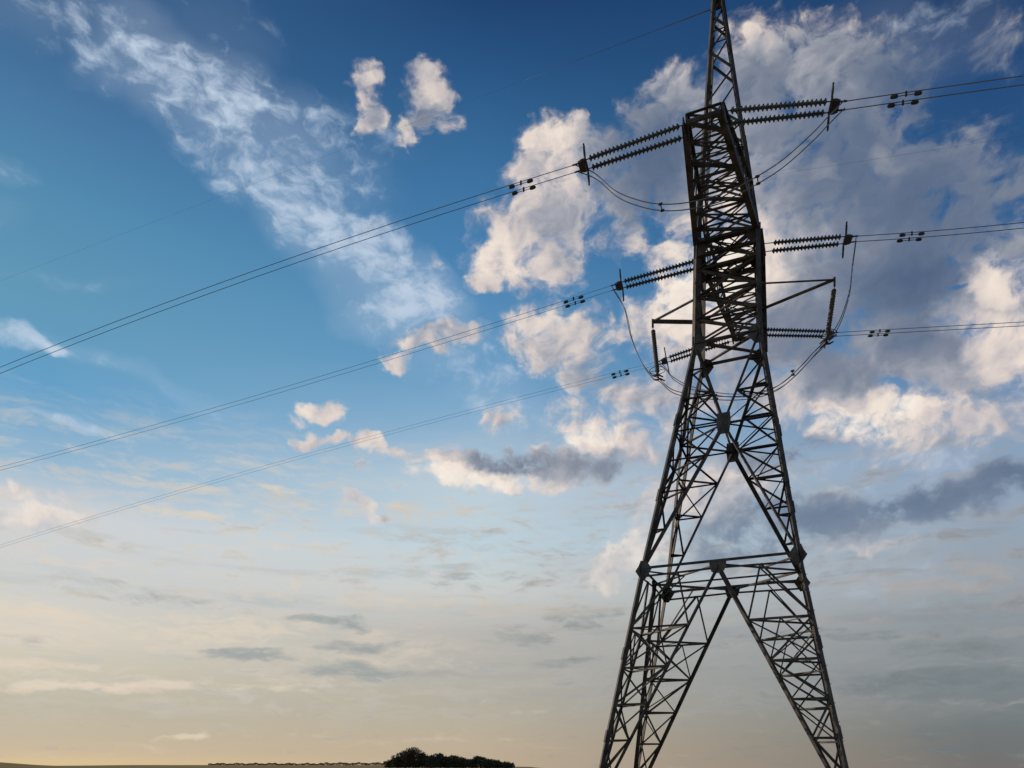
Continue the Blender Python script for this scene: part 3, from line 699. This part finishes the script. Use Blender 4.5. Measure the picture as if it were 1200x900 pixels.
# jumpers ------------------------------------------------------------
def spline(P, n=10):
    out = []; Q = [P[0]+(P[0]-P[1])]+P+[P[-1]+(P[-1]-P[-2])]
    for i in range(1, len(Q)-2):
        a_, b_, c_, d_ = Q[i-1:i+3]
        for k in range(n):
            t = k/n; out.append(.5*((2*b_)+(-a_+c_)*t+(2*a_-5*b_+4*c_-d_)*t*t+(-a_+3*b_-3*c_+d_)*t**3))
    return out+[P[-1]]
latU = VD
def plane_pts(pix, P0): return [px3(x, y, P0, UAZ) for x, y in pix]
def jumper(ph, pix, spacers, label):
    L0, R0_ = yoke[ph,'left'], yoke[ph,'right']; mid_ = (L0+R0_)/2
    P = plane_pts(pix, mid_); 
    for k in (-1, 1):
        j = MB(); ctl = [L0+latU*WSEP*k+(L0-R0_).normalized()*.4] + [p+latU*.2*k for p in P] + [R0_+latU*WSEP*k+(R0_-L0).normalized()*.4]
        j.tube(spline(ctl, 9), .022, 6)
        jo = j.build('jumper_cable', M_wire, None, L0)
        tag(jo, f'{"front" if k < 0 else "rear"} wire of the slack pair {label}', 'cable', 'slack jumper cables around the pylon')
    for (x, y) in spacers:
        c_ = px3(x, y, mid_, UAZ); m_ = MB(); m_.tube([c_-latU*.24, c_+latU*.24], .025, 6); 
        for k in (-1, 1): m_.lathe(c_+latU*.2*k-UD*.09, c_+latU*.2*k+UD*.09, [(0,.03),(.02,.05),(.16,.05),(.18,.03)], 8)
        so_ = m_.build('cable_spacer', M_fitting, None, c_)
        tag(so_, f'small spacer bar between the two wires {label}' if len(spacers) == 1 else (f'small spacer bar {"left" if x < 850 else "right"} of the pylon on the wires under the front cross-arm' if ph == 'near' else f'small spacer bar on the window wires, {"seen inside the open V of the pylon" if x < 850 else "out to the right of the pylon"}'), 'spacer', 'spacers between jumper wires')
jumper('near', [(697,206),(722,227),(748,238),(775,243),(808,241),(850,230),(885,212.5),(917,192),(950,163),(972,140)], [(775,243),(888,211)], 'looping under the front cross-arm tip')
jumper('middle', [(732,362),(740,396),(752,425),(764,441),(772,445),(792,460),(835,466),(872,466),(905,458),(930,440),(952,417),(967,402),(983,380),(995,345),(999,312)], [(839,465),(929,437)], 'hung from the side brackets and through the body window')
jumper('far', [(780,432),(790,444),(812,455),(850,463),(885,462),(915,452),(940,430),(960,408)], [(872,462)], 'sagging behind the pylon below the rear cross-arm')
# hanging strings that hold the middle jumper
for su, (bx, by) in ((-1, (771,441)), (1, (969,399))):
    top = br_tip[su]-Vector((0,0,.3)); bot = px3(bx, by, C0, UAZ)
    t_ = empty('hanging_insulator', top)
    tag(t_, f'slim grey insulator rod hanging from the {"left" if su < 0 else "right"} bracket of the pylon', 'insulator', 'hanging insulators under the side brackets')
    s_ = MB(); L_ = (bot-top).length; n_ = int((L_-.3)/.062); pr = [(0,.02),(.14,.02),(.15,.07)]
    for i in range(n_): a = .16+i*.062; pr += [(a,.055),(a+.02,.125 if i % 2 else .105),(a+.04,.055)]
    pr += [(L_-.1,.07),(L_-.09,.025),(L_,.025)]
    s_.lathe(top, bot, pr, 12); s_.build('insulator_rod', M_poly, t_, top)
    c_ = MB(); c_.box(bot-latU*.28, bot+latU*.28, .07, .07)
    for k in (-1, 1):
        dd = UD*su
        c_.tube([bot+latU*.22*k-dd*.32-Vector((0,0,.20)), bot+latU*.22*k-dd*.08-Vector((0,0,.04)), bot+latU*.22*k+dd*.12-Vector((0,0,.06)), bot+latU*.22*k+dd*.3-Vector((0,0,.0))], [.03,.05,.05,.03], 7)
    c_.build('jumper_clamp', M_fitting, t_, top)
    rg = MB(); cr = lerp(bot, top, .12); rg.tube([cr+UD*math.cos(a)*.40+VD*math.sin(a)*.40 for a in [2*math.pi*i/20 for i in range(20)]], .018, 5, closed=True)
    rg.tube([cr-UD*.40, cr+UD*.40], .014, 5)
    rg.build('corona_ring', M_fitting, t_, top)
# earth wire from the peak
ap = peak_c(APX_Z-.35)-UD*.25
ew_px = [(740,47),(600,101),(300,213),(30,318)]
loc = [px3(x, y, ap, AZL) for x, y in ew_px]; hd = hdir(AZL); a_, b_ = fit_par([((p-ap).dot(hd), p.z-ap.z) for p in loc]); Send = (loc[-1]-ap).dot(hd)
e_ = MB(); e_.tube([ap+hd*(Send*1.2*(i/50)**1.4)+Vector((0,0,a_*(Send*1.2*(i/50)**1.4)+b_*(Send*1.2*(i/50)**1.4)**2)) for i in range(51)], .0030, 5)
P_ = lambda s: ap+hd*s+Vector((0,0,a_*s+b_*s*s)); e_.tube([P_(.1), P_(.8), P_(2.2), P_(5), P_(10)], [.022,.024,.015,.010,.004], 6)
tag(e_.build('earth_wire', M_wire, None, ap), 'thin single wire running left from the very top of the pylon', 'cable')
# thin line to the right of the pylon
st = px3(869, 211, corner(1,-1,26.0)+UD*.05-VD*2.0, AZR); 
q1 = [px3(x, y, st, AZR) for x, y in ((925,202),(1060,181),(1200,159),(1290,145))]
c_ = MB(); c_.tube([st]+q1, .0035, 5); tag(c_.build('earth_wire', M_wire, None, st), 'very faint thin wire running right from beside the front cross-arm', 'cable')

# ------------------------------------------------------------------ trees on the horizon
def tree(px, top, wpx, dist, seed, label):
    rnd_ = random.Random(seed); x = (px-CX)/F*dist; y = dist; gz = ground_z(x, y)
    ztop = (HY-top)/F*dist; H = ztop-gz; W = wpx/F*dist
    base = Vector((x, y, gz)); t_ = empty('broadleaf_tree', base); tag(t_, label, 'tree', 'trees in the clump on the horizon')
    tb = MB(); tb.tube([base-Vector((0,0,.2)), base+Vector((.1,0,H*.3)), base+Vector((-.1,.1,H*.62))], [.32,.22,.10], 8)
    for k in range(6):
        a = rnd_.uniform(0, 6.28); z0 = H*rnd_.uniform(.25,.5)
        tb.tube([base+Vector((0,0,z0)), base+Vector((math.cos(a)*W*.2, math.sin(a)*W*.2, z0+H*.15)), base+Vector((math.cos(a)*W*.34, math.sin(a)*W*.34, z0+H*.3))], [.12,.08,.03], 5)
    tb.build('trunk', M_bark, t_, base)
    cb = MB(); 
    lobes = []
    for k in range(26):
        a = rnd_.uniform(0, 6.28); rr = rnd_.uniform(0,.36)*W; zz = rnd_.uniform(.10,.84)*H
        lobes.append((Vector((math.cos(a)*rr, math.sin(a)*rr, zz)), rnd_.uniform(.14,.24)*W))
    lobes.append((Vector((rnd_.uniform(-.1,.1)*W,0,H-.16*W)), .17*W)); lobes.append((Vector((0,0,H-.42*W)), .26*W))
    for c0, r0 in lobes:
        for k in range(170):
            v_ = Vector((rnd_.gauss(0,1), rnd_.gauss(0,1), rnd_.gauss(0,.85))).normalized()*r0*rnd_.uniform(.55,1.08)
            p = base+c0+v_; 
            if p.z < gz+.5: continue
            s_ = rnd_.uniform(.20,.42); a_ = Vector((rnd_.uniform(-1,1), rnd_.uniform(-1,1), rnd_.uniform(-1,1))).normalized(); b_ = a_.orthogonal().normalized()
            n = len(cb.v); cb.v += [tuple(p-a_*s_), tuple(p-b_*s_*.7), tuple(p+a_*s_), tuple(p+b_*s_*.7)]; cb.f.append((n,n+1,n+2,n+3)); cb.sm.append(False)
    cb.build('crown', M_leaf, t_, base)
specs = [(457,892.5,12,430,'low shrubby tree at the left edge of the clump'),(466,886,15,420,'rounded tree just left of the tallest one in the clump'),(475,880.5,17,425,'dark tree leaning on the left shoulder of the tallest one'),
 (484,876,20,415,'tallest dark broadleaf tree of the clump on the horizon'),(495,882.5,16,420,'dark tree just right of the tallest one in the clump'),(505,885.5,16,410,'third tree along, with a flat crown, right of the tallest'),
 (516,883,13,430,'tree with a small raised tip on the right slope of the clump'),(525,886.5,15,415,'low dark tree between the two raised tips of the clump'),(534,885.5,15,425,'bushy tree left of the middle of the long slope'),
 (543,888.5,13,410,'lower tree right of the middle of the long slope'),(553,889,12,430,'small tree just left of the gap in the clump'),(563,886.5,12,420,'small tree sticking up right of the gap'),
 (572,890,14,410,'low bushy tree near the right end of the clump'),(583,891.5,14,425,'low tree second from the right end of the clump'),(594,894,14,420,'smallest tree tapering off at the right end of the clump')]
for i, (px, top, wpx, dist, lab) in enumerate(specs): tree(px, top, wpx*1.35, dist, 40+i, lab)
# far hedgerow: nobody could count its bushes
hb = MB(); rnd_ = random.Random(5)
for i in range(5200):
    px = rnd_.uniform(244, 452); dist = rnd_.uniform(2250, 2330)
    x = (px-CX)/F*dist; gz = ground_z(x, dist); hpx = 894.7+.5*math.sin(px*.31)+.35*math.sin(px*.83+1) - (.7 if px > 380 else 0)
    zt = (HY-hpx)/F*dist; z = gz+(zt-gz)*rnd_.random()**.7; p = Vector((x, dist, z)); s_ = rnd_.uniform(.6,1.5)
    a_ = Vector((rnd_.uniform(-1,1), rnd_.uniform(-.4,.4), rnd_.uniform(-1,1))).normalized(); b_ = a_.orthogonal().normalized()
    n = len(hb.v); hb.v += [tuple(p-a_*s_), tuple(p-b_*s_), tuple(p+a_*s_), tuple(p+b_*s_)]; hb.f.append((n,n+1,n+2,n+3)); hb.sm.append(False)
M_hedge = mat('hazed_hedge', (.08,.065,.04), .9, 0, (.13,.10,.065), .05)  # distance haze is put into this lighter, browner foliage colour
tag(hb.build('hedgerow', M_hedge), 'thin brown line of far trees left of the dark clump', 'hedgerow', kind='stuff')
